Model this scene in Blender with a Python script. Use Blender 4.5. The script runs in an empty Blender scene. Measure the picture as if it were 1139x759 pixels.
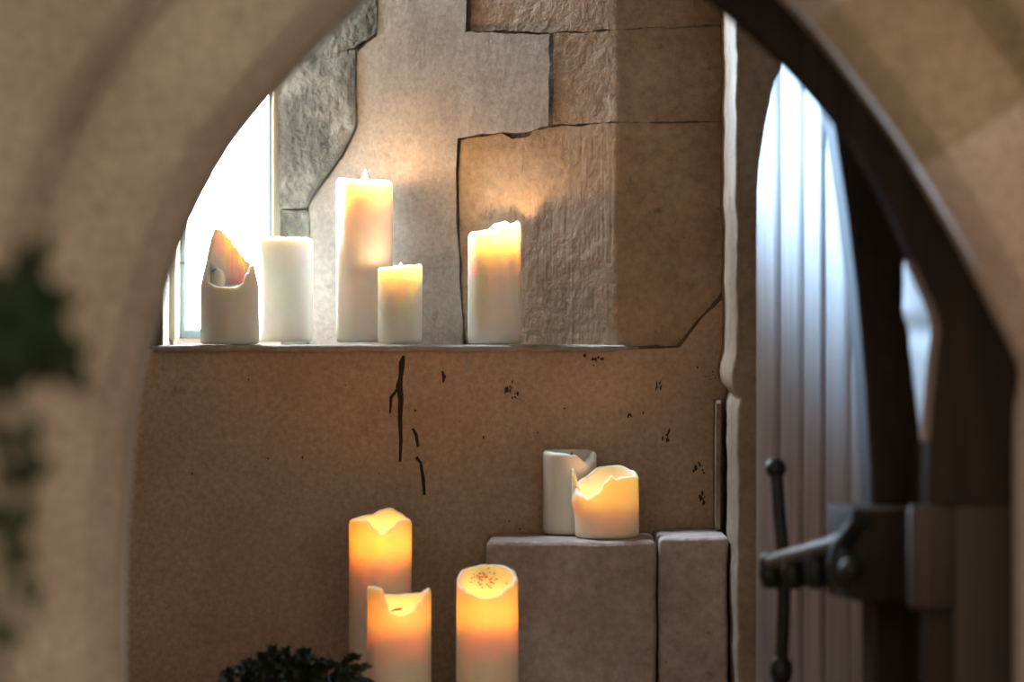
import bpy, bmesh, math, random
from mathutils import Vector, Matrix, noise

random.seed(7)
SC = bpy.context.scene
COL = SC.collection
F_PX, CX, HOR, CAMY, H = 4350.0, 569.5, 270.0, -5.0, 1.2   # focal length and horizon of a 1139 x 759 frame


# ------------------------------------------------------------------ helpers
def P(px, py, Y):
    """World point that stands at depth Y and shows at pixel px, py."""
    d = (Y - CAMY) / F_PX
    return Vector(((px - CX) * d, Y, H - (py - HOR) * d))


def X(px, Y):
    return (px - CX) * (Y - CAMY) / F_PX


def Z(py, Y):
    return H - (py - HOR) * (Y - CAMY) / F_PX


def tag(o, label=None, cat=None, group=None, kind=None):
    if label: o['label'] = label
    if cat: o['category'] = cat
    if group: o['group'] = group
    if kind: o['kind'] = kind
    return o


def empty(name, loc=(0, 0, 0), rz=0.0, **kw):
    o = bpy.data.objects.new(name, None)
    COL.objects.link(o)
    o.empty_display_size = 0.05
    o.location = loc
    o.rotation_euler = (0, 0, rz)
    return tag(o, **kw)


def link(name, bm, mat, parent=None, smooth=True, angle=40, **kw):
    bmesh.ops.recalc_face_normals(bm, faces=bm.faces[:])
    me = bpy.data.meshes.new(name)
    bm.to_mesh(me)
    bm.free()
    for m in (mat if isinstance(mat, (list, tuple)) else [mat]):
        me.materials.append(m)
    if smooth:
        me.polygons.foreach_set('use_smooth', [True] * len(me.polygons))
        me.set_sharp_from_angle(angle=math.radians(angle))
    o = bpy.data.objects.new(name, me)
    COL.objects.link(o)
    if parent: o.parent = parent
    return tag(o, **kw)


def box(bm, x0, x1, y0, y1, z0, z1, bev=0.0, seg=2):
    g = bmesh.ops.create_cube(bm, size=1.0)
    for v in g['verts']:
        v.co = Vector((x0 + (v.co.x + .5) * (x1 - x0), y0 + (v.co.y + .5) * (y1 - y0), z0 + (v.co.z + .5) * (z1 - z0)))
    if bev:
        es = list({e for v in g['verts'] for e in v.link_edges})
        bmesh.ops.bevel(bm, geom=es, offset=bev, segments=seg, affect='EDGES', profile=.5)


def tube(bm, pts, rad, n=12, cap=True):
    """Swept tube; rad is a number or one number per point."""
    pts = [Vector(p) for p in pts]
    if not isinstance(rad, (list, tuple)): rad = [rad] * len(pts)
    rings = []
    up = Vector((0.13, 0.21, 1)).normalized()
    for i, p in enumerate(pts):
        t = (pts[min(i + 1, len(pts) - 1)] - pts[max(i - 1, 0)]).normalized()
        a = t.cross(up)
        if a.length < 1e-3: a = t.cross(Vector((1, 0, 0)))
        a.normalize()
        b = t.cross(a)
        rings.append([bm.verts.new(p + (a * math.cos(k * math.tau / n) + b * math.sin(k * math.tau / n)) * rad[i]) for k in range(n)])
    for i in range(len(rings) - 1):
        for k in range(n):
            bm.faces.new((rings[i][k], rings[i][(k + 1) % n], rings[i + 1][(k + 1) % n], rings[i + 1][k]))
    if cap:
        bm.faces.new(rings[0][::-1])
        bm.faces.new(rings[-1])


def ball(bm, c, r, sc=(1, 1, 1), seg=14):
    g = bmesh.ops.create_uvsphere(bm, u_segments=seg, v_segments=seg // 2 + 2, radius=r)
    for v in g['verts']:
        v.co = Vector((v.co.x * sc[0], v.co.y * sc[1], v.co.z * sc[2])) + Vector(c)


def catmull(pts, n):
    pts = [Vector(p) for p in pts]
    out = []
    for i in range(len(pts) - 1):
        p0, p1, p2, p3 = pts[max(i - 1, 0)], pts[i], pts[i + 1], pts[min(i + 2, len(pts) - 1)]
        for k in range(n):
            t = k / n
            out.append(.5 * ((2 * p1) + (p2 - p0) * t + (2 * p0 - 5 * p1 + 4 * p2 - p3) * t * t + (3 * p1 - p0 - 3 * p2 + p3) * t ** 3))
    out.append(pts[-1])
    return out


# ------------------------------------------------------------------ materials
class NT:
    def __init__(self, name):
        self.m = bpy.data.materials.new(name)
        self.m.use_nodes = True
        self.t = self.m.node_tree
        self.t.nodes.clear()
        self.out = self.n('ShaderNodeOutputMaterial')

    def n(self, typ, **kw):
        nd = self.t.nodes.new(typ)
        for k, v in kw.items():
            if k.startswith('i_'):
                nd.inputs[k[2:].replace('_', ' ')].default_value = v
            else:
                setattr(nd, k, v)
        return nd

    def l(self, a, ao, b, bi):
        self.t.links.new(a.outputs[ao], b.inputs[bi])

    def ramp(self, fac, fo, stops):
        r = self.n('ShaderNodeValToRGB')
        while len(r.color_ramp.elements) < len(stops): r.color_ramp.elements.new(.5)
        for e, (p, c) in zip(r.color_ramp.elements, stops):
            e.position = p
            e.color = (c[0], c[1], c[2], 1)
        self.l(fac, fo, r, 'Fac')
        return r


def stone_mat(name, cols, scale=6.0, bump=.5, fine=90.0, tool=0.0, rough=.9, pits=.35, dist=.004):
    """Mottled mineral surface: broad blotches, grain, dark pits; tool > 0 adds combed vertical chisel lines."""
    k = NT(name)
    tc = k.n('ShaderNodeTexCoord')
    n1 = k.n('ShaderNodeTexNoise', i_Scale=scale, i_Detail=8.0, i_Roughness=.62)
    n2 = k.n('ShaderNodeTexNoise', i_Scale=fine, i_Detail=5.0, i_Roughness=.7)
    n3 = k.n('ShaderNodeTexNoise', i_Scale=scale * 5.5, i_Detail=4.0, i_Roughness=.6)
    for n in (n1, n2, n3): k.l(tc, 'Object', n, 'Vector')
    r = k.ramp(n1, 'Fac', [(.28, cols[0]), (.5, cols[1]), (.72, cols[2])])
    g = k.ramp(n2, 'Fac', [(.3, (.72, .72, .72)), (.7, (1.15, 1.15, 1.15))])
    mx = k.n('ShaderNodeMix', data_type='RGBA', blend_type='MULTIPLY')
    mx.inputs['Factor'].default_value = 1
    k.l(r, 'Color', mx, 'A'); k.l(g, 'Color', mx, 'B')
    p = k.ramp(n3, 'Fac', [(.26, (1 - pits,) * 3), (.36, (1, 1, 1))])
    mx2 = k.n('ShaderNodeMix', data_type='RGBA', blend_type='MULTIPLY')
    mx2.inputs['Factor'].default_value = 1
    k.l(mx, 'Result', mx2, 'A'); k.l(p, 'Color', mx2, 'B')
    bs = k.n('ShaderNodeBsdfPrincipled', i_Roughness=rough)
    bs.inputs['Specular IOR Level'].default_value = .25
    k.l(mx2, 'Result', bs, 'Base Color')
    add = k.n('ShaderNodeMath', operation='ADD')
    m1 = k.n('ShaderNodeMath', operation='MULTIPLY'); m1.inputs[1].default_value = .35
    k.l(n2, 'Fac', m1, 0); k.l(n3, 'Fac', add, 0); k.l(m1, 'Value', add, 1)
    last = add
    if tool:
        mp = k.n('ShaderNodeMapping')
        mp.inputs['Scale'].default_value = (1, .7, .03)
        k.l(tc, 'Object', mp, 'Vector')
        w = k.n('ShaderNodeTexNoise', i_Scale=210.0, i_Detail=2.0, i_Roughness=.5)
        k.l(mp, 'Vector', w, 'Vector')
        m2 = k.n('ShaderNodeMath', operation='MULTIPLY'); m2.inputs[1].default_value = tool
        k.l(w, 'Fac', m2, 0)
        a2 = k.n('ShaderNodeMath', operation='ADD')
        k.l(add, 'Value', a2, 0); k.l(m2, 'Value', a2, 1)
        last = a2
    b = k.n('ShaderNodeBump', i_Strength=bump, i_Distance=dist)
    k.l(last, 'Value', b, 'Height'); k.l(b, 'Normal', bs, 'Normal')
    k.l(bs, 'BSDF', k.out, 'Surface')
    return k.m


def wood_mat(name, cols, axis='Z', rough=.6, spec=.4, bump=.3, stretch=.06, scale=40.0):
    k = NT(name)
    tc = k.n('ShaderNodeTexCoord')
    mp = k.n('ShaderNodeMapping')
    s = [1.0, 1.0, 1.0]
    s['XYZ'.index(axis)] = stretch
    mp.inputs['Scale'].default_value = s
    k.l(tc, 'Object', mp, 'Vector')
    n1 = k.n('ShaderNodeTexNoise', i_Scale=scale, i_Detail=6.0, i_Roughness=.65, i_Distortion=.4)
    k.l(mp, 'Vector', n1, 'Vector')
    r = k.ramp(n1, 'Fac', [(.3, cols[0]), (.52, cols[1]), (.7, cols[2])])
    bs = k.n('ShaderNodeBsdfPrincipled', i_Roughness=rough)
    bs.inputs['Specular IOR Level'].default_value = spec
    k.l(r, 'Color', bs, 'Base Color')
    b = k.n('ShaderNodeBump', i_Strength=bump, i_Distance=.002)
    k.l(n1, 'Fac', b, 'Height'); k.l(b, 'Normal', bs, 'Normal')
    k.l(bs, 'BSDF', k.out, 'Surface')
    return k.m


def simple_mat(name, col, rough=.5, metal=0.0, spec=.5, var=.15, scale=30.0, bump=0.0):
    k = NT(name)
    tc = k.n('ShaderNodeTexCoord')
    n1 = k.n('ShaderNodeTexNoise', i_Scale=scale, i_Detail=4.0)
    k.l(tc, 'Object', n1, 'Vector')
    r = k.ramp(n1, 'Fac', [(.3, [c * (1 - var) for c in col]), (.7, [c * (1 + var) for c in col])])
    bs = k.n('ShaderNodeBsdfPrincipled', i_Roughness=rough, i_Metallic=metal)
    bs.inputs['Specular IOR Level'].default_value = spec
    k.l(r, 'Color', bs, 'Base Color')
    if bump:
        b = k.n('ShaderNodeBump', i_Strength=bump, i_Distance=.003)
        k.l(n1, 'Fac', b, 'Height'); k.l(b, 'Normal', bs, 'Normal')
    k.l(bs, 'BSDF', k.out, 'Surface')
    return k.m


def wax_mat(name, col, rad=(1.0, .72, .42), scale=.012, rough=.42):
    k = NT(name)
    tc = k.n('ShaderNodeTexCoord')
    n1 = k.n('ShaderNodeTexNoise', i_Scale=28.0, i_Detail=4.0)
    k.l(tc, 'Object', n1, 'Vector')
    r = k.ramp(n1, 'Fac', [(.3, [c * .96 for c in col]), (.7, [min(.97, c * 1.02) for c in col])])
    bs = k.n('ShaderNodeBsdfPrincipled', i_Roughness=rough)
    bs.inputs['Specular IOR Level'].default_value = .35
    bs.inputs['Subsurface Weight'].default_value = 1.0
    bs.inputs['Subsurface Radius'].default_value = rad
    bs.inputs['Subsurface Scale'].default_value = scale
    bs.inputs['Subsurface Anisotropy'].default_value = 0.0
    k.l(r, 'Color', bs, 'Base Color')
    mp = k.n('ShaderNodeMapping')
    mp.inputs['Scale'].default_value = (1, 1, .12)
    n2 = k.n('ShaderNodeTexNoise', i_Scale=60.0, i_Detail=3.0)
    k.l(tc, 'Object', mp, 'Vector'); k.l(mp, 'Vector', n2, 'Vector')
    b = k.n('ShaderNodeBump', i_Strength=.12, i_Distance=.002)
    k.l(n2, 'Fac', b, 'Height'); k.l(b, 'Normal', bs, 'Normal')
    k.l(bs, 'BSDF', k.out, 'Surface')
    return k.m


def emit_mat(name, col, strength):
    k = NT(name)
    e = k.n('ShaderNodeEmission', i_Strength=strength)
    e.inputs['Color'].default_value = (*col, 1)
    k.l(e, 'Emission', k.out, 'Surface')
    return k.m


WINDOW_POWER = 74.0
FLAME_POWER = 210.0
SKY_W = 7.2

M_ARCH = stone_mat('arch_stone_tan', [(.28, .225, .17), (.37, .30, .235), (.43, .36, .29)], scale=4, bump=.3, pits=.15)
M_ARCHB = stone_mat('arch_stone_ochre', [(.25, .18, .115), (.33, .245, .16), (.38, .295, .20)], scale=5, bump=.3, pits=.15)
M_ARCHC = stone_mat('arch_stone_pink', [(.36, .26, .20), (.45, .34, .27), (.50, .40, .33)], scale=4, bump=.3, pits=.15)
M_MORTAR = stone_mat('mortar', [(.12, .095, .07), (.19, .15, .11), (.26, .21, .16)], scale=20, bump=.8)
M_QUOIN = stone_mat('quoin_stone_tooled', [(.30, .20, .122), (.385, .268, .172), (.45, .33, .225)], scale=9, bump=.5, tool=.32, pits=.4)
M_QUOINS = stone_mat('quoin_stone_rubbed', [(.29, .192, .12), (.37, .257, .165), (.44, .325, .223)], scale=9, bump=.9, pits=.45, dist=.006)
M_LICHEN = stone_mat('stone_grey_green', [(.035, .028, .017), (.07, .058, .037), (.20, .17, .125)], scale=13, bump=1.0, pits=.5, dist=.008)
M_PLASTER = stone_mat('plaster_grey', [(.20, .155, .115), (.31, .25, .195), (.38, .315, .25)], scale=6, bump=.35, fine=130, pits=.25)
M_PLASTERL = stone_mat('plaster_brown', [(.37, .255, .165), (.47, .335, .225), (.54, .40, .28)], scale=3.5, bump=.4, fine=140, pits=.3)
M_BLOCK = stone_mat('block_stone', [(.28, .20, .165), (.39, .295, .25), (.50, .41, .36)], scale=10, bump=.8, pits=.35, dist=.006)
M_PIER = stone_mat('pier_stone', [(.20, .14, .09), (.27, .19, .125), (.34, .26, .185)], scale=8, bump=.7, pits=.3, dist=.006)
M_FLOOR = stone_mat('floor_flagstone', [(.16, .13, .10), (.22, .18, .14), (.28, .23, .18)], scale=3, bump=.6)
M_STAIN = simple_mat('soot_stain', (.045, .033, .024), rough=.8, spec=.1)
M_SILL = stone_mat('sill_stone', [(.25, .21, .18), (.34, .30, .26), (.42, .38, .34)], scale=14, bump=.6)
M_CREAM = wood_mat('cream_painted_wood', [(.20, .15, .085), (.31, .25, .16), (.38, .32, .22)], rough=.7, spec=.2, scale=60)
M_CASE = simple_mat('pale_blue_casement_metal', (.17, .23, .25), rough=.5, spec=.4)
M_LEAD = simple_mat('window_lead', (.05, .055, .06), rough=.6)
M_GLASS = emit_mat('daylit_window_glass', (.80, .90, 1.0), WINDOW_POWER)
M_PLANK = wood_mat('weathered_oak_planks', [(.08, .055, .045), (.15, .11, .095), (.21, .165, .145)], rough=.55, spec=.5, bump=.35)
M_OAKB = wood_mat('brown_oak', [(.016, .010, .007), (.028, .017, .011), (.045, .026, .016)], rough=.6, spec=.35, bump=.3)
M_OAK = wood_mat('dark_oak', [(.012, .007, .005), (.021, .0125, .008), (.033, .020, .012)], rough=.7, spec=.2, bump=.3)
M_IRON = simple_mat('black_wrought_iron', (.010, .010, .011), rough=.45, metal=.0, spec=.28, bump=.3, scale=60)
M_SOOT = simple_mat('brown_soot', (.16, .085, .04), rough=.8, spec=.1)
M_WAX = wax_mat('ivory_wax', (.90, .86, .77))
M_WAXY = wax_mat('yellow_ivory_wax', (.93, .88, .78), rad=(1.0, .66, .34), scale=.030)
M_WAXG = wax_mat('dusty_grey_ivory_wax', (.84, .79, .70), rad=(1.0, .6, .32), scale=.010)
M_WAXO = wax_mat('honey_wax', (.92, .79, .58), rad=(1.0, .62, .28), scale=.030)
M_WICK = simple_mat('burnt_wick', (.012, .010, .009), rough=.9)
M_FLAME = emit_mat('candle_flame', (1.0, .62, .32), 640.0)
M_FLAMED = emit_mat('candle_flame_small', (1.0, .62, .30), 300.0)
M_FLAMEB = emit_mat('candle_flame_sheltered', (1.0, .36, .07), 150.0)
M_FLAMEC = emit_mat('candle_flame_low', (1.0, .40, .11), 190.0)
M_LEAF = simple_mat('ivy_leaf', (.009, .021, .004), rough=.55, spec=.15, var=.45, scale=14)
M_STEM = simple_mat('ivy_stem', (.05, .055, .022), rough=.7)
M_FROND = simple_mat('dark_frond', (.020, .030, .010), rough=.7, var=.4, scale=50)


# ------------------------------------------------------------------ back wall with splayed window embrasure
A0 = Vector((X(690, 0.0), 0.0))              # arris where the reveal meets the wall face
WY = 0.32                                    # depth of the window
A1 = Vector((X(314, WY), WY))                # reveal meets the window
RD = (A1 - A0).normalized()
RL = (A1 - A0).length
RN = Vector((RD.y, -RD.x))                   # towards the room
if RN.y > 0: RN = -RN
SILL = Z(384, 0.0)
XL = X(181, 0.0)
TOP_E = 2.35                                 # head of the embrasure
CEIL = 2.70


def s_of(px):
    """Distance along the unrolled wall surface (negative on the reveal, positive on the face)."""
    k = (px - CX) / F_PX
    if px >= 690: return X(px, 0) - A0.x
    t = (k * (A0.y - CAMY) - A0.x) / (RD.x - k * RD.y)
    return -t


def depth_of(px):
    s = s_of(px)
    return 0.0 if s >= 0 else A0.y + RD.y * -s


def unroll(px, py):
    return Vector((s_of(px), Z(py, depth_of(px)), 0))


def roll(v):
    """(s, z, proud) -> world, with the arris rounded a little."""
    s, z, h = v
    r = .006
    if s <= -r: p, n = A0 + RD * -s, RN
    elif s >= r: p, n = Vector((A0.x + s, 0)), Vector((0, -1))
    else:
        a = (s + r) / (2 * r)
        p = (A0 + RD * r).lerp(A0, a).lerp(A0.lerp(Vector((A0.x + r, 0)), a), a)
        n = RN.lerp(Vector((0, -1)), a).normalized()
    return Vector((p.x + n.x * h, p.y + n.y * h, z))


def wall_patch(name, poly, mat, parent, proud=.0018, jit=.0026, bev=.0016, seg_len=.006, seed=0, world=False):
    """A stone or coat of plaster lying on the wall: rough outline, rounded edge, bent round the arris."""
    pts = [Vector((p[0], p[1], 0)) if world else unroll(*p) for p in poly]
    out = []
    for i, a in enumerate(pts):
        b = pts[(i + 1) % len(pts)]
        n = max(1, int((b - a).length / seg_len))
        for k in range(n):
            q = a.lerp(b, k / n)
            w = noise.noise_vector(Vector((q.x * 40 + seed * 7.1, q.y * 40, seed))) * jit + noise.noise_vector(Vector((q.x * 170, q.y * 170 + seed, seed))) * jit * .45
            out.append(q + Vector((w.x, w.y, 0)))
    area = sum(out[i].x * out[(i + 1) % len(out)].y - out[(i + 1) % len(out)].x * out[i].y for i in range(len(out)))
    sg = 1 if area > 0 else -1
    grown = []
    for i, q in enumerate(out):                  # close the joints to a thin line
        t = out[(i + 1) % len(out)] - out[i - 1]
        t.normalize()
        grown.append(q + Vector((t.y, -t.x, 0)) * sg * .0016)
    bm = bmesh.new()
    f = bm.faces.new([bm.verts.new(p) for p in grown])
    bm.normal_update()
    if f.normal.z < 0: f.normal_flip()
    base = [(v, v.co.copy()) for v in bm.verts]
    r = bmesh.ops.inset_region(bm, faces=[f], thickness=bev, depth=0)
    for v in f.verts: v.co.z = proud
    for v, c in base: v.co.z = -.0012
    r2 = bmesh.ops.inset_region(bm, faces=[f], thickness=bev * .6, depth=0)
    for v in f.verts: v.co.z = proud * 1.2
    bmesh.ops.triangulate(bm, faces=[f])
    for sx in (-.006, -.003, 0, .003, .006):
        bmesh.ops.bisect_plane(bm, geom=bm.verts[:] + bm.edges[:] + bm.faces[:], plane_co=(sx, 0, 0), plane_no=(1, 0, 0))
    for v in bm.verts: v.co = roll(v.co)
    return link(name, bm, mat, parent, angle=60)


wall = empty('wall_back', (0, 0, 0), label='brown plastered back wall with tooled stone blocks around the window recess', cat='wall', kind='structure')
bm = bmesh.new()
T = .55                                      # thickness of the back wall


def quad(bm, a, b, c, d):
    bm.faces.new([bm.verts.new(Vector(p)) for p in (a, b, c, d)])


box(bm, -.95, 1.0, 0.0, T, 0.0, SILL - .012)                     # below the window
XB = X(189, WY)
v = [[bm.verts.new((x, y, z)) for x, y in ((-.95, 0), (XL, 0), (XB, WY), (XB, T), (-.95, T))] for z in (SILL - .012, CEIL)]
bm.faces.new(v[0]); bm.faces.new(v[1][::-1])
for i in range(5): bm.faces.new((v[0][i], v[0][(i + 1) % 5], v[1][(i + 1) % 5], v[1][i]))
                    # left of the recess
box(bm, XL, A0.x, 0.0, T, TOP_E, CEIL)                           # above the recess
# right of the recess, with the splayed reveal
v = []
for z in (SILL - .012, CEIL):
    v.append([bm.verts.new((p[0], p[1], z)) for p in ((A0.x, 0), (1.0, 0), (1.0, T), (A1.x, T), (A1.x, A1.y))])
bm.faces.new(v[0]); bm.faces.new(v[1][::-1])
for i in range(5):
    bm.faces.new((v[0][i], v[0][(i + 1) % 5], v[1][(i + 1) % 5], v[1][i]))
link('masonry_core', bm, M_MORTAR, wall, smooth=False)

# reveal and arris stones; outlines read from the photograph and laid on the wall planes
wall_patch('plaster_coat', [(427, -420), (519, -420), (521, 0), (520, 37), (614, 40), (613, 139), (586, 147), (558, 146), (511, 152), (509, 200), (514, 300), (518, 388),
                            (349, 392), (349, 232), (356, 216), (386, 176), (402, 140), (402, 58), (424, 42)], M_PLASTER, wall, proud=.006, seed=1)
wall_patch('quoin_stone', [(524, -160), (690, -160), (771, -160), (771, 27), (690, 31), (618, 35), (526, 33), (525, 0)], M_QUOINS, wall, seed=2, proud=.0018)
wall_patch('quoin_stone', [(618, 39), (690, 35), (806, 31), (806, 134), (690, 135), (617, 138)], M_QUOINS, wall, seed=3, proud=.0018)
wall_patch('quoin_stone', [(514, 156), (560, 150), (570, 156), (590, 153), (594, 148), (617, 143), (690, 138), (806, 138), (806, 318), (778, 350), (752, 383), (690, 384),
                           (640, 386), (522, 387), (517, 330), (512, 205)], M_QUOIN, wall, seed=4, proud=.0025)
wall_patch('quoin_stone', [(775, -160), (812, -160), (812, 26), (775, 27)], M_QUOINS, wall, seed=9)
wall_patch('quoin_stone', [(524, -420), (806, -420), (806, -165), (524, -165)], M_QUOIN, wall, seed=10)
wall_patch('reveal_stone', [(316, -420), (422, -420), (421, 36), (398, 52), (345, 66), (316, 70)], M_LICHEN, wall, seed=5, proud=.007)
wall_patch('reveal_stone', [(316, 74), (345, 70), (398, 57), (399, 140), (383, 174), (353, 213), (345, 230), (316, 232)], M_LICHEN, wall, seed=6, proud=.008)
wall_patch('reveal_stone', [(316, 236), (346, 235), (346, 392), (316, 392)], M_LICHEN, wall, seed=7, proud=.006)
zb = .60
bm = bmesh.new()                               # plaster on the face below the sill (flat plane, gently uneven)
poly = [(-.94, zb), (.99, zb), (.99, Z(322, 0)), (X(812, 0), Z(324, 0)), (X(780, 0), Z(355, 0)), (X(756, 0), Z(387, 0)), (X(690, 0), Z(389, 0)), (-.94, Z(389, 0))]
out = []
for i, a in enumerate(poly):
    a, b = Vector(a), Vector(poly[(i + 1) % len(poly)])
    n = max(1, int((b - a).length / .02))
    for k in range(n):
        q = a.lerp(b, k / n)
        out.append((q.x, q.y + .002 * noise.noise(Vector((q.x * 40, q.y * 40, 3)))))
top = [bm.verts.new((x, -.008, z)) for x, z in out]
bot = [bm.verts.new((x, .004, z)) for x, z in out]
bm.faces.new(top)
for i in range(len(out)):
    j = (i + 1) % len(out)
    bm.faces.new((top[i], top[j], bot[j], bot[i]))
link('lower_plaster', bm, M_PLASTERL, wall, smooth=False)

# soot runs and spots under the sill: thin raised wax and soot
def run(name, pts, widths, mat=M_STAIN):
    b = bmesh.new()
    tube(b, [P(x, y, -.0085) for x, y in pts], [w * .00115 * .5 for w in widths], n=8)
    for q in b.verts: q.co.y = -.0085 + (q.co.y + .0085) * .35
    return link(name, b, mat, wall)
run('soot_run', [(449, 396), (447, 404), (446, 418), (444, 430), (446, 445), (445, 465), (446, 490), (445, 514)], [3, 7, 5, 8, 6, 5, 4, 3])
run('soot_run', [(446, 424), (440, 436), (435, 442), (434, 460)], [3, 3, 4, 2])
run('soot_run', [(459, 477), (463, 484), (465, 497)], [3, 4, 3])
run('soot_run', [(463, 509), (468, 515), (471, 535), (472, 551)], [4, 3, 4, 3])
run('soot_run', [(492, 413), (494, 419), (493, 426)], [2, 4, 2])
run('wax_run', [(520, 392), (520, 402), (520, 412)], [1.5, 1.5, 4], M_WAX)
b = bmesh.new()
for i in range(20):
    x, y, r = random.uniform(190, 790), random.uniform(400, 590), random.uniform(.5, 1.1)
    ball(b, P(x, y, -.008), r * .00115, (1, .4, random.uniform(.8, 2.2)), 8)
for x, y, r, e in ((567, 432, 6, 1.9), (572, 441, 5, 1.2), (661, 398, 7, 1), (742, 486, 4, 2.4), (733, 430, 3, 3), (790, 420, 4, 1), (778, 520, 6, 1.5), (783, 555, 5, 2), (700, 462, 3, 2)):
    for q in range(9):
        ball(b, P(x + random.gauss(0, r * .55), y + random.gauss(0, r * .65), -.008), r * .00115 * random.uniform(.1, .3), (1, .3, e), 8)
link('soot_spots', b, M_STAIN, wall, kind='stuff')

# ------------------------------------------------------------------ window
win = empty('window_1', (X(250, WY), WY, SILL), label='bright daylit window in a cream frame behind the ledge candles', cat='window', kind='structure')
def wlink(name, bm, mat, **kw):
    o = link(name, bm, mat, **kw)
    o.parent = win
    o.matrix_parent_inverse = Matrix.Translation(-win.location)
    return o
fx0, fx1 = XL - .03, A1.x + .004
bm = bmesh.new()
zt = TOP_E
box(bm, fx0, X(199, WY), WY - .05, WY + .05, SILL, zt, .003)
box(bm, X(303, WY), fx1, WY - .006, WY + .05, SILL, zt, .003)
box(bm, X(199, WY), X(303, WY), WY - .002, WY + .05, zt - .04, zt, .003)
wlink('window_frame', bm, M_CREAM, smooth=False)
bm = bmesh.new()
box(bm, X(199, WY), X(206, WY), WY + .012, WY + .035, SILL, zt - .04, .002)
box(bm, X(297.5, WY), X(303, WY), WY + .006, WY + .035, SILL, zt - .04, .002)
box(bm, X(206, WY), X(297.5, WY), WY + .012, WY + .035, SILL, SILL + .013, .002)
box(bm, X(206, WY), X(297.5, WY), WY + .012, WY + .035, zt - .055, zt - .04, .002)
cas = wlink('casement', bm, M_CASE, smooth=False)
bm = bmesh.new()
box(bm, X(205, WY), X(298.5, WY), WY + .022, WY + .026, SILL + .01, zt - .05)
wlink('glass_pane', bm, M_GLASS, smooth=False)
bm = bmesh.new()
box(bm, X(199, WY), X(207, WY), WY + .008, WY + .014, Z(294, WY), Z(291.5, WY))
o = wlink('casement_catch', bm, M_LEAD, smooth=False)

# sill: thin stone ledge, its front edge a little worn and overhanging
bm = bmesh.new()
N = 60
rows = []
for i in range(N + 1):
    x = XL - .012 + (A0.x + .03 - XL + .012) * i / N
    w = .0014 * noise.noise(Vector((x * 22, 0, 5)))
    yf = -.018 + .003 * noise.noise(Vector((x * 9, 2, 1)))
    if i > N - 5: yf += .004 * (i - N + 5)
    zt_ = SILL + w * .5
    prof = [(WY + .02, zt_), (.02, zt_), (yf + .004, zt_), (yf + .001, zt_ - .001), (yf, zt_ - .003), (yf + .001, zt_ - .006 + w), (yf + .005, zt_ - .0085), (.03, zt_ - .011), (WY + .02, zt_ - .011)]
    # stop at the reveal
    rows.append([bm.verts.new((x, y if y < .05 else min(y, max(.021, (A0.x - x) * -RD.y / -RD.x + .01)), z)) for y, z in prof])
for i in range(N):
    for k in range(len(rows[0])):
        k2 = (k + 1) % len(rows[0])
        bm.faces.new((rows[i][k], rows[i][k2], rows[i + 1][k2], rows[i + 1][k]))
bm.faces.new(rows[0]); bm.faces.new(rows[-1][::-1])
wlink('window_sill', bm, M_SILL, angle=50)

# ------------------------------------------------------------------ pier at the right of the alcove
PY = -.30
PX = X(818, PY)
bm = bmesh.new()
zs = [0.0]
while zs[-1] < CEIL - .02: zs.append(zs[-1] + .0125)
zs.append(CEIL)
zj = Z(441, PY)
rows = []
for z in zs:
    nz = noise.noise(Vector((z * 26, 1.7, 0))) * .0022 + noise.noise(Vector((z * 90, 4.7, 0))) * .0012
    low = z < zj
    dx = .002 if low else 0.0
    if zj < z < zj + .045: dx -= .0065 * math.sin(math.pi * (z - zj) / .045)       # worn swelling above the joint
    if abs(z - zj) < .008: dx += .0035
    xe = PX + dx + nz
    prof = [(xe - .001, 0.02), (xe - .001, PY * .5), (xe, PY + .006), (xe + .0008 + abs(nz) * .5, PY + .002), (xe + .0025 + abs(nz) * .5, PY + .0004), (xe + .006, PY), (PX + .06, PY), (1.0, PY), (1.0, .02)]
    rows.append([bm.verts.new((x, y, z)) for x, y in prof])
for i in range(len(rows) - 1):
    for k in range(len(rows[0]) - 1):
        bm.faces.new((rows[i][k], rows[i][k + 1], rows[i + 1][k + 1], rows[i + 1][k]))
link('wall_right', bm, M_PIER, angle=50, label='stone pier with a chipped corner between the alcove and the door', cat='wall', kind='structure')

# ------------------------------------------------------------------ bench, blocks
LEDGE = .625
bm = bmesh.new()
box(bm, -.94, PX + .004, -.55, -.002, 0.0, LEDGE, .012, 3)
link('trim_1', bm, M_BLOCK, angle=50, label='stone bench along the foot of the back wall under the lowest candles', cat='ledge', kind='structure')


def stone_block(bm, x0, x1, y0, y1, z0, z1, seed, bev=.010, amp=.003, tilt=0.0):
    box(bm, x0, x1, y0, y1, z0, z1, bev, 3)
    bmesh.ops.subdivide_edges(bm, edges=bm.edges[:], cuts=5, use_grid_fill=True)
    for q in bm.verts:
        w = noise.noise_vector(q.co * 16 + Vector((seed, seed * 2, 0))) * amp + noise.noise_vector(q.co * 60 + Vector((seed, 0, 0))) * amp * .3
        if q.co.z < z0 + .005: w.z = max(0, w.z) * .2
        if q.co.y > y1 - .003: w.y = -abs(w.y) * .2
        q.co += w
        q.co.z += tilt * (q.co.x - x0) * (1 if q.co.z > (z0 + z1) / 2 else 0)


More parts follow.
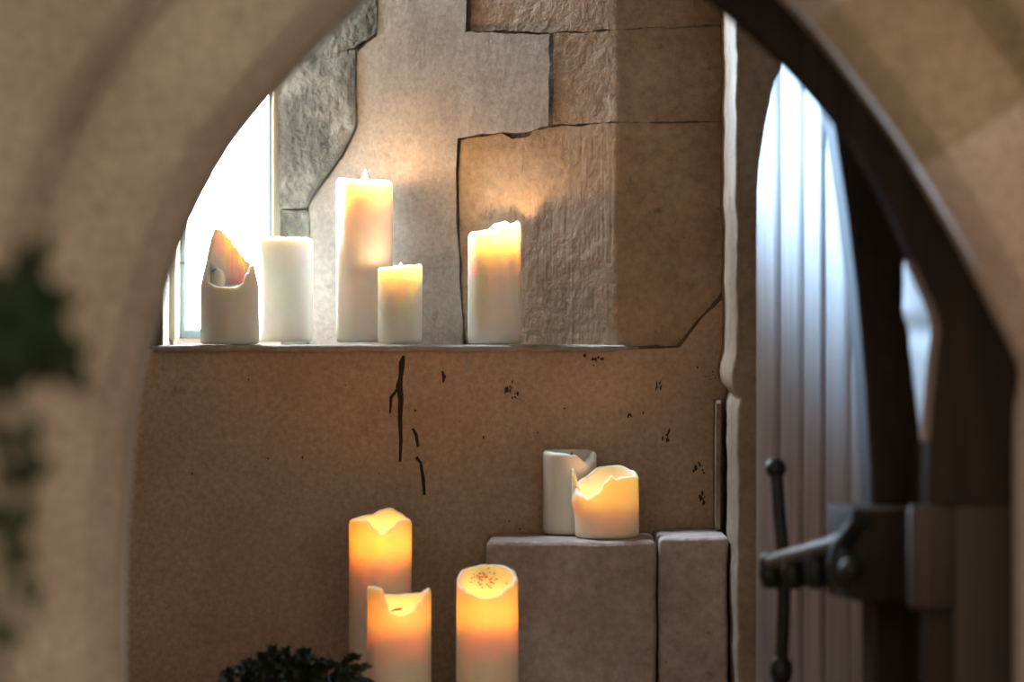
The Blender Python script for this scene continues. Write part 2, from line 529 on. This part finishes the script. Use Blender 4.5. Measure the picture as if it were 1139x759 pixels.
BY = -.18
BT = Z(604, BY)
bm = bmesh.new()
stone_block(bm, X(541, BY), X(730.5, BY), BY, -.012, LEDGE + .001, BT, 3, .009, .0030, .012)
link('stone_block', bm, M_BLOCK, angle=50, label='long stone block carrying the two candles on its top', cat='stone block')
bm = bmesh.new()
stone_block(bm, X(732.5, BY), PX - .002, BY, -.012, LEDGE + .001, BT + .005, 8, .006, .0026, .02)
link('stone_block', bm, M_BLOCK, angle=50, label='short bare stone block wedged between the long block and the pier', cat='stone block')
bm = bmesh.new()
stone_block(bm, X(796, -.08), PX - .006, -.085, -.012, BT + .007, Z(446, -.08), 5, .006, .001)
link('stone_block', bm, M_PIER, angle=50, label='narrow upright stone slab in the corner by the pier', cat='stone block')

# ------------------------------------------------------------------ front wall with pointed arch
AY = -1.12
RP = [(141, 1616), (141, 1100), (141, 760), (142, 620), (146, 540), (152, 470), (163, 410), (182, 340), (208, 262), (250, 178), (300, 112), (352, 55), (410, 0),
      (470, -47), (550, -97), (637, -135), (724, -97), (804, -47), (865, 0), (930, 75), (1000, 170), (1060, 270), (1100, 345), (1124, 393), (1131, 415), (1129, 440), (1126, 480), (1126, 760), (1126, 1100), (1126, 1616)]
curve = catmull([P(x, y, AY) for x, y in RP], 6)
curve = [Vector((c.x, c.z)) for c in curve]
arc = [0.0]
for i in range(1, len(curve)): arc.append(arc[-1] + (curve[i] - curve[i - 1]).length)
norms = []
for i in range(len(curve)):
    t = curve[min(i + 2, len(curve) - 1)] - curve[max(i - 2, 0)]
    norms.append(Vector((-t.y, t.x)).normalized())
for _ in range(4):
    norms = [norms[0]] + [(norms[i - 1] + norms[i] * 2 + norms[i + 1]).normalized() for i in range(1, len(norms) - 1)] + [norms[-1]]
SECT = [(2.3, AY), (.02, AY), (.004, AY), (0, AY - .004), (0, AY - .10), (.003, AY - .105), (.024, AY - .145), (.028, AY - .148), (.085, AY - .150), (.118, AY - .150),
        (.124, AY - .140), (.132, AY - .138), (.140, AY - .150), (.148, AY - .172), (.156, AY - .178), (.30, AY - .180), (.6, AY - .180), (2.3, AY - .180)]


def idx_at(px, py):
    q = P(px, py, AY); q = Vector((q.x, q.z))
    return min(range(len(curve)), key=lambda i: (curve[i] - q).length)


bm = bmesh.new()
rings = []
for i, c in enumerate(curve):
    ring = []
    for off, y in SECT:
        p = c + norms[i] * off
        w = .0025 * noise.noise(Vector((p.x * 9, y * 9, p.y * 9))) if off < 1 else 0
        p = p + norms[i] * (w if off > .001 else w * .5)
        ring.append(bm.verts.new((p.x, y + w, max(p.y, 0.0))))
    rings.append(ring)
joints = sorted([0, idx_at(142, 640), idx_at(152, 470), idx_at(208, 262), idx_at(330, 78), idx_at(550, -97), idx_at(724, -97), idx_at(900, 40), idx_at(1010, 185), idx_at(1126, 480), len(curve)])
mats = [0, 0, 0, 0, 0, 1, 0, 1, 2, 2, 2]
for i in range(len(curve) - 1):
    vi = max(k for k, j in enumerate(joints) if j <= i)
    for k in range(len(SECT) - 1):
        f = bm.faces.new((rings[i][k], rings[i + 1][k], rings[i + 1][k + 1], rings[i][k + 1]))
        f.material_index = mats[min(vi, len(mats) - 1)]
link('wall_front', bm, [M_ARCH, M_ARCHB, M_ARCHC], angle=70, label='tan stone wall pierced by a pointed archway, out of focus', cat='wall', kind='structure')

# alcove shell
bm = bmesh.new(); box(bm, -1.0, -.94, AY - .02, .3, 0, CEIL); link('wall_left', bm, M_PLASTERL, smooth=False, label='plastered side wall at the left of the alcove', cat='wall', kind='structure')
bm = bmesh.new(); box(bm, .985, 1.05, AY - .02, .02, 0, CEIL); link('wall_side', bm, M_PLASTERL, smooth=False, label='plastered side wall behind the open door', cat='wall', kind='structure')
bm = bmesh.new(); box(bm, -1.05, 1.05, AY - .02, T, CEIL, CEIL + .08); link('ceiling', bm, M_PLASTERL, smooth=False, label='plastered ceiling of the alcove', cat='ceiling', kind='structure')
bm = bmesh.new(); box(bm, -2.6, 2.6, -5.5, T, -.08, 0.0); link('floor', bm, M_FLOOR, smooth=False, label='stone floor', cat='floor', kind='structure')

# ------------------------------------------------------------------ timber door frame behind the right half of the arch
FY0, FY1 = -1.108, -1.0
FP = [(650, -96), (720, -50), (780, 0), (865, 75), (930, 150), (975, 225), (1005, 290), (1033, 355), (1031, 400), (1024, 480), (1021, 560), (1021, 760), (1021, 1100), (1021, 1640)]
fc = catmull([P(x, y, FY0) for x, y in FP], 6)
bm, bmc = bmesh.new(), bmesh.new()
rows, rowc = [], []
for i, c in enumerate(fc):
    t = fc[min(i + 1, len(fc) - 1)] - fc[max(i - 1, 0)]
    n = Vector((-t.z, 0, t.x)).normalized()
    if n.x < 0: n = -n
    w = .20
    c = Vector((c.x, 0, max(c.z, .0)))
    pr = [(.004, FY0 + .012), (.010, FY0), (w, FY0), (w, FY1), (.050, FY1)]
    rows.append([bm.verts.new((c.x + n.x * o, y, max(c.z + n.z * o, 0))) for o, y in pr])
    py = HOR - (c.z - H) * F_PX / (FY0 - CAMY)
    if 284 < py < 500:                        # added strip on the inner edge, paler wood standing in for a daylight patch
        k = max(0, (py - 288) / 62 if py < 350 else (492 - py) / 142)
        xf = X(CX + (c.x / (FY0 - CAMY)) * F_PX - 30 * k + 2, FY1)
        rowc.append([bmc.verts.new(p) for p in ((c.x, FY0, c.z), (c.x + .010, FY0 + .001, c.z), (c.x + .03, FY1, c.z), (xf, FY1, c.z), (xf - .001, FY1 - .004, c.z))])
for b, rr in ((bm, rows), (bmc, rowc)):
    m = len(rr[0])
    for i in range(len(rr) - 1):
        for k in range(m):
            b.faces.new((rr[i][k], rr[i][(k + 1) % m], rr[i + 1][(k + 1) % m], rr[i + 1][k]))
    b.faces.new(rr[0]); b.faces.new(rr[-1][::-1])
trim = link('trim_2', bm, M_OAK, angle=40, label='dark arched timber door frame behind the right half of the arch', cat='door frame', kind='structure')
link('daylight_patch_strip', bmc, M_PLANK, trim, angle=40)
bm = bmesh.new()
box(bm, X(1062, FY0 - .03), X(1140, FY0), FY0 - .012, FY0 + .001, Z(1640, FY0), Z(562, FY0), .003)
link('jamb_lining', bm, M_OAKB, trim)
bm = bmesh.new()
box(bm, X(1012, FY0 - .02), X(1062, FY0 - .02), FY0 - .016, FY0 + .001, Z(676, FY0), Z(562, FY0), .004)
link('lock_keep', bm, M_OAKB, trim)

# ------------------------------------------------------------------ open plank door
FX, FYD = X(838, -.35), -.35
DD = Vector((.2744, -.9616)).normalized()
NN = Vector((-.9616, -.2744))
LW = .62                                      # width of the leaf
door = empty('door_1', (FX, FYD, 0.0), math.atan2(DD.y, DD.x), label='open pointed plank door with iron latch, lit blue by the window', cat='door', kind='structure')


def u_at(px, w=0.0):
    k = (px - CX) / F_PX
    return (k * (FYD + NN.y * w - CAMY) - FX - NN.x * w) / (DD.x - k * DD.y)


def z_at(py, u, w=0.0):
    return Z(py, FYD + DD.y * u + NN.y * w)


R_, ZS = .36, H - .03
def leaf_top(u):
    a = min(u, LW - u)
    return ZS + math.sqrt(max(0, R_ * R_ - (R_ - a) ** 2))


bm = bmesh.new()
edges_u = [0, .085, .165, .235, .315, .40, .48, .555, LW]
for a, b in zip(edges_u, edges_u[1:]):
    cols = []
    n = 8
    for k in range(n + 1):
        u = a + .0008 + (b - a - .0016) * k / n
        e = min(k, n - k)
        y = .0035 if e == 0 else 0
        y += .0012 * noise.noise(Vector((u * 60, a * 50, 0)))
        zz = [0.012 + (leaf_top(u) - .012) * j / 14 for j in range(15)]
        cols.append([[bm.verts.new((u, y, z)) for z in zz], [bm.verts.new((u, .04, z)) for z in (zz[0], zz[-1])]])
    for k in range(n):
        f0, b0 = cols[k]; f1, b1 = cols[k + 1]
        for j in range(14): bm.faces.new((f0[j], f1[j], f1[j + 1], f0[j + 1]))
        bm.faces.new((b0[0], b0[1], b1[1], b1[0]))
        bm.faces.new((f0[-1], f1[-1], b1[1], b0[1]))
        bm.faces.new((f0[0], b0[0], b1[0], f1[0]))
    for f, bk in (cols[0], cols[-1]):
        bm.faces.new(f + [bk[1], bk[0]])
link('plank_panel', bm, M_PLANK, door, angle=35)


def rib(name, path, width, proud, mat=M_OAK):
    """Timber standing proud of the planks; path gives (px, py) of its outer near edge."""
    b = bmesh.new()
    rows = []
    for px, py in path:
        u = u_at(px, proud)
        z = z_at(py, u, proud)
        rows.append([b.verts.new((u + du, -w, max(z, .02))) for du, w in ((0, -.001), (0, proud - .004), (-.004, proud), (-width, proud), (-width, -.001))])
    for i in range(len(rows) - 1):
        for k in range(5):
            b.faces.new((rows[i][k], rows[i][(k + 1) % 5], rows[i + 1][(k + 1) % 5], rows[i + 1][k]))
    b.faces.new(rows[0]); b.faces.new(rows[-1][::-1])
    return link(name, b, mat, door, angle=40)


rib('curved_rib', [(912, 20), (922, 90), (931, 150), (943, 230), (954, 320), (963, 420), (969, 520), (971, 600), (972, 760), (972, 1500)], .035, .068, M_OAK)
rib('hinge_stile', [(1034, 150), (1034, 355), (1034, 560), (1034, 760), (1034, 1500)], .06, .022, M_OAK)

# lock case
pw = .103
ul = u_at(959, pw)
lz0, lz1 = z_at(672, ul, pw), z_at(567, ul, pw)
bm = bmesh.new()
box(bm, ul - .11, ul, -pw, -.001, lz0, lz1, .006, 2)
case = link('lock_case', bm, M_OAK, door, angle=40)
# wrought iron latch: tapering bar of barrels, running from the case towards the free edge
lw = .105
def DL(px, py, w=lw):
    u = u_at(px, w)
    return Vector((u, -w, z_at(py, u, w)))
bm = bmesh.new()
tube(bm, catmull([DL(957, 575), DL(948, 592), DL(938, 603), DL(905, 614), DL(875, 622), DL(858, 628)], 6), [.010] * 6 + [.011] * 25, n=10)
for px, y0, y1, r in ((858, 622, 654, .012), (882, 620, 655, .010), (908, 613, 655, .010), (938, 603, 655, .014)):
    a, b_ = DL(px, y0), DL(px, y1)
    tube(bm, [a, a.lerp(b_, .3), a.lerp(b_, .5), a.lerp(b_, .7), b_], [r * .8, r * 1.15, r * 1.25, r * 1.15, r * .8], n=12)
vs = [bm.verts.new(DL(x, y, w_)) for w_ in (.100, .082) for x, y in ((858, 626), (938, 604), (957, 585), (957, 652), (900, 653), (859, 652))]
bm.faces.new(vs[:6]); bm.faces.new(vs[6:][::-1])
for q in range(6): bm.faces.new((vs[q], vs[(q + 1) % 6], vs[6 + (q + 1) % 6], vs[6 + q]))
ball(bm, DL(946, 634, .122), .012)
ball(bm, DL(857, 626), .013)
link('latch_bar', bm, M_IRON, door)
bm = bmesh.new()
hw = .085
tube(bm, catmull([DL(863, 521, hw), DL(865, 545, hw), DL(867, 575, hw), DL(870, 605, hw), DL(872, 630, hw), DL(872, 660, hw), DL(871, 700, hw), DL(869, 742, hw)], 5), .0075, n=10)
ball(bm, DL(863, 521, hw), .012)
ball(bm, DL(869, 746, hw), .013, (1, 1, 1.4))
link('door_handle', bm, M_IRON, door)


# ------------------------------------------------------------------ candles
def interp(keys, a):
    """Periodic cosine interpolation of (degrees, value) keys."""
    ks = sorted(keys)
    a %= 360
    ks = [(ks[-1][0] - 360, ks[-1][1])] + ks + [(ks[0][0] + 360, ks[0][1])]
    for (d0, v0), (d1, v1) in zip(ks, ks[1:]):
        if d0 <= a <= d1:
            t = (a - d0) / max(1e-6, d1 - d0)
            t = .5 - .5 * math.cos(math.pi * t)
            return v0 + (v1 - v0) * t
    return ks[0][1]


def candle(px, Y, width, base_z, rim, wall_t, pool_y, mat, label, group=None, lean=0.0, shoulder=.006, inward=None, bulge=None, flame=None, wick=True, wick_bent=0.3, soot=False, seed=0, taper=0.0):
    """rim: (degrees, pixel row) of the rim - 0 right, 90 back, 270 front; pool_y: row of the wax pool inside."""
    S = (Y - CAMY) / F_PX
    r0 = width * .5 * S
    cx = X(px, Y)
    root = empty('pillar_candle', (cx, Y, base_z), label=label, cat='candle', group=group)
    NA = 120
    zp = Z(pool_y, Y) - base_z
    low = min(Z(v, Y) for _, v in rim) - base_z
    bm = bmesh.new()
    cols = []
    for a in range(NA):
        th = a * math.tau / NA
        deg = math.degrees(th)
        d = Vector((math.cos(th), math.sin(th), 0))
        h = Z(interp(rim, deg), Y) - base_z + .0012 * noise.noise(Vector((d.x * 3, d.y * 3, seed * 3.3)))
        def rad(z):
            r = r0 * (1 + .012 * noise.noise(Vector((d.x * 1.5, d.y * 1.5, z * 14 + seed * 5)))) * (1 - taper * z / max(h, .01))
            if inward and z > low:                      # walls lean in where they stand above the body
                r *= 1 - inward * (z - low) / max(.001, (.15))
            if bulge:
                for (bd, bz, bw, bh, ba) in bulge:
                    dd = (deg - bd + 180) % 360 - 180
                    r += ba * math.exp(-(dd / bw) ** 2 - ((z - bz) / bh) ** 2)
            return r
        col = []
        zo = [0, .002, .006] + [.006 + (h - shoulder - .006) * k / 22 for k in range(1, 23)]
        for k, z in enumerate(zo):
            r = rad(z)
            if k == 0: r -= .0025
            elif k == 1: r -= .0006
            col.append(d * r + Vector((0, 0, z)))
        wt = wall_t * (1 + .25 * noise.noise(Vector((d.x * 2, d.y * 2, seed * 9.1))))
        ro, ri = rad(h - shoulder), max(.004, rad(h) - wt)
        for k in range(1, 6):                           # rounded lip
            t = k / 6 * math.pi
            col.append(d * (ro + (ri - ro) * (.5 - .5 * math.cos(t))) + Vector((0, 0, h - shoulder + shoulder * math.sin(t))))
        zi = max(min(zp, h - shoulder - .001), .004)
        col.append(d * ri + Vector((0, 0, h - shoulder)))
        for k in range(1, 6):
            z = h - shoulder + (zi + .003 - h + shoulder) * k / 6
            col.append(d * (min(ri, rad(z) - wt * (1 + .5 * k / 6))) + Vector((0, 0, z)))
        rb = min(ri, rad(zi) - wt * 1.5)
        for f_ in (.96, .85, .65, .4, .15):
            col.append(d * rb * f_ + Vector((0, 0, zi + .003 * (f_ ** 4) - .0005)))
        cols.append([bm.verts.new(p) for p in col])
    m = len(cols[0])
    for a in range(NA):
        c0, c1 = cols[a], cols[(a + 1) % NA]
        for k in range(m - 1): bm.faces.new((c0[k], c1[k], c1[k + 1], c0[k + 1]))
    bm.faces.new([c[0] for c in cols][::-1])
    bm.faces.new([c[-1] for c in cols])
    link('wax_body', bm, mat, root, angle=70)
    if wick:
        b = bmesh.new()
        tube(b, [(0, 0, zp - .003), (.0003, 0, zp + .004), (wick_bent * .006, -.001, zp + .009), (wick_bent * .011, -.001, zp + .012)], [.0011, .0011, .001, .0007], n=8)
        link('wick', b, M_WICK, root)
    if flame:
        fh, fr, mt = flame
        b = bmesh.new()
        prof = [(0, 0), (.35, .55), (.62, .85), (.8, 1.0), (.75, .95), (.5, .7)]
        segs = 16
        ring = []
        for k in range(13):
            t = k / 12
            r = fr * (math.sin(math.pi * min(1, t * 1.05) ** .65)) * (1 - .25 * t) + .0001
            ring.append([b.verts.new((r * math.cos(j * math.tau / segs) + .0012 * t, r * math.sin(j * math.tau / segs), zp + .007 + fh * t)) for j in range(segs)])
        for k in range(12):
            for j in range(segs): b.faces.new((ring[k][j], ring[k][(j + 1) % segs], ring[k + 1][(j + 1) % segs], ring[k + 1][j]))
        b.faces.new(ring[0][::-1]); b.faces.new(ring[-1])
        link('flame', b, mt, root)
    return root


FL = M_FLAME
G1, G2, G3 = 'candles on the window ledge', 'candles on the stone block', 'candles at the foot of the wall'
SZ = SILL + .0008
# on the sill
c1 = candle(255.5, .030, 66, SZ, [(0, 292), (25, 292), (45, 290), (62, 283), (78, 273), (92, 266), (110, 260), (132, 255), (155, 254), (178, 262), (200, 290), (225, 314), (250, 319), (285, 319), (300, 315), (318, 304), (340, 295)],
              .0045, 317, M_WAXG, 'collapsed grey-white candle with a tall leaning shard, leftmost on the window ledge', G1, inward=.85, shoulder=.003, wick=False, seed=1, taper=.02)
b = bmesh.new()
s0 = .00116
for (dx, dz, r, sc) in ((-13, 72, 8, (1.1, .9, 1.5)), (-18, 84, 4, (1, .8, 1.8))):
    ball(b, (dx * s0, -.010, dz * s0), r * s0, sc, 20)
for q in b.verts: q.co += noise.noise_vector(q.co * 90) * .0018
o = link('melted_wax', b, M_WAX, c1)
candle(317, .170, 61, SZ, [(0, 265), (45, 264), (90, 264), (140, 264), (175, 262), (200, 264), (270, 265), (320, 266)], .012, 270, M_WAX,
       'plain white candle with a flat top, second from the left on the window ledge', G1, shoulder=.005, bulge=[(182, .118, 26, .012, .0035)], seed=2, taper=-.03)
candle(405.5, .125, 63, SZ, [(0, 201), (90, 199), (180, 198), (235, 200), (270, 203), (310, 203)], .0095, 212, M_WAXY,
       'tallest candle on the window ledge, its small flame showing above the rim', G1, shoulder=.008, flame=(.020, .0042, FL), seed=3)
candle(445, .045, 49.5, SZ, [(0, 294), (90, 295), (180, 298), (270, 297)], .007, 309, M_WAXY,
       'shortest glowing candle on the window ledge, in front of the tallest one', G1, shoulder=.003, flame=(.012, .004, M_FLAMED), seed=4)
candle(550, .040, 59, SZ, [(0, 249), (15, 246), (40, 251), (62, 246), (85, 248), (110, 256), (140, 258), (180, 260), (215, 257), (240, 257), (270, 258), (300, 250), (330, 248), (345, 253)], .0065, 274, M_WAXY,
       'glowing candle with a ragged rim, rightmost on the window ledge', G1, shoulder=.004, flame=(.014, .0042, FL), seed=5)

# on the stone block
BZ = BT + .0022
candle(633.5, -.048, 60, BZ, [(0, 503), (40, 501), (90, 501), (180, 501), (220, 502), (250, 503), (280, 505), (310, 513), (335, 511)], .009, 514, M_WAXG,
       'taller unlit grey-white candle standing behind on the stone block', G2, shoulder=.004, seed=6)
c7 = candle(675, -.112, 71, BZ, [(0, 529), (30, 524), (65, 519), (100, 521), (140, 532), (172, 540), (195, 541), (212, 548), (232, 552), (252, 546), (266, 533), (278, 527), (286, 531), (300, 529), (330, 529)], .006, 564, M_WAXO,
       'squat melted candle with a scooped lip, at the front of the stone block', G2, shoulder=.0035, bulge=[(195, .047, 32, .014, .0048)], flame=(.008, .003, M_FLAMEC), seed=7)
b = bmesh.new()
tube(b, catmull([(-.0385, -.006, .044), (-.0395, -.007, .056), (-.0402, -.007, .068), (-.0415, -.007, .078), (-.0428, -.007, .086)], 4), [.0045] * 5 + [.0038] * 4 + [.003] * 4 + [.0016] * 3 + [.0006], n=10)
link('wax_spike', b, M_WAXO, c7)

# at the foot of the wall
LZ = LEDGE + .0005
candle(423, -.150, 69.5, LZ, [(0, 580), (25, 577), (50, 572), (70, 567), (90, 569), (115, 575), (150, 577), (180, 579), (215, 576), (245, 577), (262, 586), (275, 593), (292, 586), (312, 578), (335, 577)], .0060, 621, M_WAXO,
       'glowing candle with a peaked rim, standing back against the wall', G3, shoulder=.004, flame=(.020, .0055, M_FLAMEB), seed=8)
cB = candle(444, -.275, 71, LZ, [(0, 661), (12, 655), (28, 657), (45, 662), (90, 664), (130, 663), (160, 655), (180, 652), (215, 651), (235, 653), (246, 668), (256, 680), (275, 681), (297, 678), (315, 668), (332, 658), (345, 655)], .0055, 700, M_WAXO,
       'glowing candle with two horned edges, in front of the peaked one', G3, shoulder=.003, flame=(.009, .0055, M_FLAMEB), seed=9)
cC = candle(542, -.262, 70, LZ, [(0, 643), (30, 635), (60, 631), (100, 631), (140, 634), (170, 641), (195, 650), (230, 657), (262, 663), (290, 660), (320, 651), (345, 645)], .0055, 697, M_WAXO,
       'glowing candle with a sooty scooped top, in front of the stone block', G3, shoulder=.003, flame=(.012, .0058, M_FLAMEB), seed=10, taper=.03)

# burnt bits: soot inside the scooped rim, a charred crumb on the broken lip
b = bmesh.new()
rnd = random.Random(5)
for q in range(70):
    a = math.radians(rnd.gauss(92, 15))
    rr = .0377 - .0062
    z = Z(646 + rnd.gauss(0, 4.5), -.262) - LEDGE
    ball(b, (rr * math.cos(a) * .93, rr * math.sin(a) * .93 - .0012, z), rnd.uniform(.0004, .0011), (1.3, .35, 1), 8)
link('soot_mark', b, M_SOOT, cC, kind='stuff', label='dark soot')
b = bmesh.new()
zc = Z(680, -.315) - LEDGE
tube(b, [(-.009, -.0335, zc - .0018), (-.004, -.0345, zc + .0004), (.002, -.0348, zc + .0014), (.005, -.0345, zc + .0016)], [.0006, .0013, .0014, .0006], n=8)
link('charred_crumb', b, M_WICK, cB)

# ------------------------------------------------------------------ plants
def leaf(bm, c, d, n, L, W, lobes=True):
    """Ivy leaf with lobes, folded a little along its midrib."""
    d, n = d.normalized(), n.normalized()
    s = d.cross(n).normalized()
    out = [(0, 0), (.10, .32), (.02, .52), (.28, .40), (.48, .62), (.52, .30), (1.0, 0)] if lobes else [(0, 0), (.25, .35), (.6, .28), (1, 0)]
    mid = [bm.verts.new(c + d * L * t - n * (.05 * L * math.sin(t * 3))) for t in (0, .15, .3, .45, .6, 1.0)]
    for sg in (1, -1):
        vs = [bm.verts.new(c + d * L * a + s * sg * W * b - n * (.10 * L * b + .05 * L * a)) for a, b in out[1:-1]]
        f = bm.faces.new([mid[0]] + vs + [mid[5], mid[4], mid[3], mid[2], mid[1]])


IY = -2.35
ivy = empty('hanging_ivy', P(-30, 420, IY + .1), label='trailing dark green ivy hanging at the left edge, far out of focus', cat='plant')
def iv(px, py, dy=0.0): return P(px, py, IY + dy) - ivy.location
bm = bmesh.new()
stems = [[(-40, 380), (-10, 385), (10, 400), (18, 440), (28, 480), (40, 515), (30, 560), (18, 600), (28, 640), (38, 690)],
         [(-10, 385), (10, 350), (25, 310), (45, 275), (58, 258)], [(-20, 400), (0, 520), (5, 640), (0, 720), (4, 780)], [(10, 400), (50, 405), (80, 425)]]
for k, st in enumerate(stems):
    tube(bm, catmull([iv(x, y, .02 * math.sin(i)) for i, (x, y) in enumerate(st)], 4), .0042 if k < 3 else .002, n=6)
link('stem', bm, M_STEM, ivy)
bm = bmesh.new()
LV = [(8, 310, 35, 320, 95, 70), (30, 330, 55, 400, 100, 75), (-10, 330, 20, 400, 100, 80), (-20, 370, 5, 440, 90, 70), (45, 370, 95, 432, 92, 48), (20, 395, 60, 440, 70, 55), (0, 300, -20, 350, 70, 60), (25, 355, 20, 430, 85, 70),
      (38, 300, 62, 255, 52, 18), (15, 420, 0, 470, 60, 45), (28, 470, 45, 530, 58, 34), (40, 500, 20, 560, 55, 36), (20, 560, 30, 620, 50, 30), (26, 600, 5, 650, 45, 30), (30, 640, 42, 690, 45, 24), (3, 690, -4, 760, 55, 40), (0, 560, -12, 600, 45, 34), (5, 480, -15, 520, 55, 42), (14, 520, 34, 560, 45, 30)]
rnd = random.Random(3)
for (x0, y0, x1, y1, L, W) in LV:
    a, e = iv(x0, y0, rnd.uniform(-.04, .05)), iv(x1, y1, rnd.uniform(-.04, .04))
    leaf(bm, a, e - a, Vector((rnd.uniform(-.4, .4), -1, rnd.uniform(-.2, .6))), L * .00066, W * .00085)
bmesh.ops.recalc_face_normals(bm, faces=bm.faces[:])
r = bmesh.ops.solidify(bm, geom=bm.faces[:], thickness=.0006)
link('foliage', bm, M_LEAF, ivy, angle=50)

MY = -.375
moss = empty('fern', (X(325, MY), MY, LEDGE + .0003), label='dark feathery fern sprays at the bottom beside the lowest candles', cat='plant')
bms, bml = bmesh.new(), bmesh.new()
rnd = random.Random(11)
fronds = []
for i in range(64):
    px = rnd.triangular(232, 418, 330)
    peak = interp([(0, 0), (1, 0)], 0)
    top = 724 if 285 < px < 345 else (735 if 270 < px < 372 else (744 if px > 245 else 753))
    if px > 372: top = 736
    fronds.append((px, rnd.uniform(top, top + 24), rnd.uniform(-.05, .05)))
fronds += [(395, 731, .0), (408, 742, -.02), (303, 723, 0), (318, 725, -.01), (345, 731, .01), (262, 747, 0), (282, 741, 0.01)]
for (px, py, dy) in fronds:
    tip = P(px, py, MY + dy) - moss.location
    root = Vector((tip.x * .62 + rnd.uniform(-.02, .02), dy * .5, .001))
    ctrl = [root, root.lerp(tip, .45) + Vector((0, 0, .028)), root.lerp(tip, .8) + Vector((0, 0, .014)), tip]
    path = catmull(ctrl, 6)
    tube(bms, path, [.0011 * (1 - .7 * k / (len(path) - 1)) for k in range(len(path))], n=5)
    for k in range(4, len(path)):
        t = (path[k] - path[k - 1])
        for sg in (-1, 1):
            for q in range(2):
                dr = (t.normalized() * rnd.uniform(.3, 1) + Vector((sg * rnd.uniform(.3, 1), rnd.uniform(-.7, .7), rnd.uniform(-.4, .5)))).normalized()
                leaf(bml, path[k], dr, Vector((rnd.uniform(-.6, .6), -.6, rnd.uniform(.2, 1))), rnd.uniform(.006, .011), rnd.uniform(.004, .007), lobes=True)
for v in bms.verts:
    v.co.z = max(v.co.z, .0002)
for v in bml.verts:
    v.co.z = max(v.co.z, .0005)
link('stem', bms, M_STEM, moss)
bmesh.ops.solidify(bml, geom=bml.faces[:], thickness=.0003)
link('foliage', bml, M_FROND, moss, angle=50)

# ------------------------------------------------------------------ light and camera
w = bpy.data.worlds.new('World')
SC.world = w
w.use_nodes = True
nt = w.node_tree
nt.nodes.clear()
out = nt.nodes.new('ShaderNodeOutputWorld')
bg = nt.nodes.new('ShaderNodeBackground')
bg.inputs['Color'].default_value = (1.0, .82, .64, 1)
bg.inputs['Strength'].default_value = .90
nt.links.new(bg.outputs[0], out.inputs['Surface'])

# daylight falling in through the slit window, slanting across to the door
sky = bpy.data.lights.new('window_daylight', 'AREA')
sky.shape = 'RECTANGLE'
sky.size, sky.size_y = .10, .42
sky.color = (.40, .67, 1.0)
sky.energy = SKY_W
sky.spread = math.radians(46)
so = bpy.data.objects.new('window_daylight', sky)
COL.objects.link(so)
so.location = (X(251, WY), .275, SILL + .23)
ax = Vector((math.cos(math.radians(-51)), math.sin(math.radians(-51)), .09)).normalized()
so.rotation_euler = ax.to_track_quat('-Z', 'Y').to_euler()

# daylight from the top of the same window, slanting down over the sill to the stone blocks
hi = bpy.data.lights.new('window_daylight_high', 'AREA')
hi.shape = 'RECTANGLE'
hi.size, hi.size_y = .10, .26
hi.color = (.58, .78, 1.0)
hi.energy = .8
hi.spread = math.radians(24)
ho = bpy.data.objects.new('window_daylight_high', hi)
COL.objects.link(ho)
ho.location = (X(251, WY), .275, 2.10)
ho.rotation_euler = (Vector((.235, -.17, .78)) - ho.location).to_track_quat('-Z', 'Y').to_euler()

cam = bpy.data.cameras.new('Camera')
co = bpy.data.objects.new('Camera', cam)
COL.objects.link(co)
co.location = (0, CAMY, H)
co.rotation_euler = (math.pi / 2, 0, 0)
cam.sensor_fit = 'HORIZONTAL'
cam.sensor_width = 36.0
cam.lens = F_PX / 1139.0 * 36.0
cam.shift_x = 0.0
cam.shift_y = -(379.5 - HOR) / 1139.0
cam.clip_start, cam.clip_end = .05, 60
cam.dof.use_dof = True
cam.dof.focus_distance = 5.03
cam.dof.aperture_fstop = 3.0
SC.camera = co

SC.view_settings.view_transform = 'Standard'
SC.view_settings.look = 'None'
SC.view_settings.gamma = 1.0
SC.view_settings.use_curve_mapping = False
SC.view_settings.exposure = 0.0
SC.cycles.use_denoising = True
SC.cycles.max_bounces = 12
SC.cycles.sample_clamp_indirect = 6.0
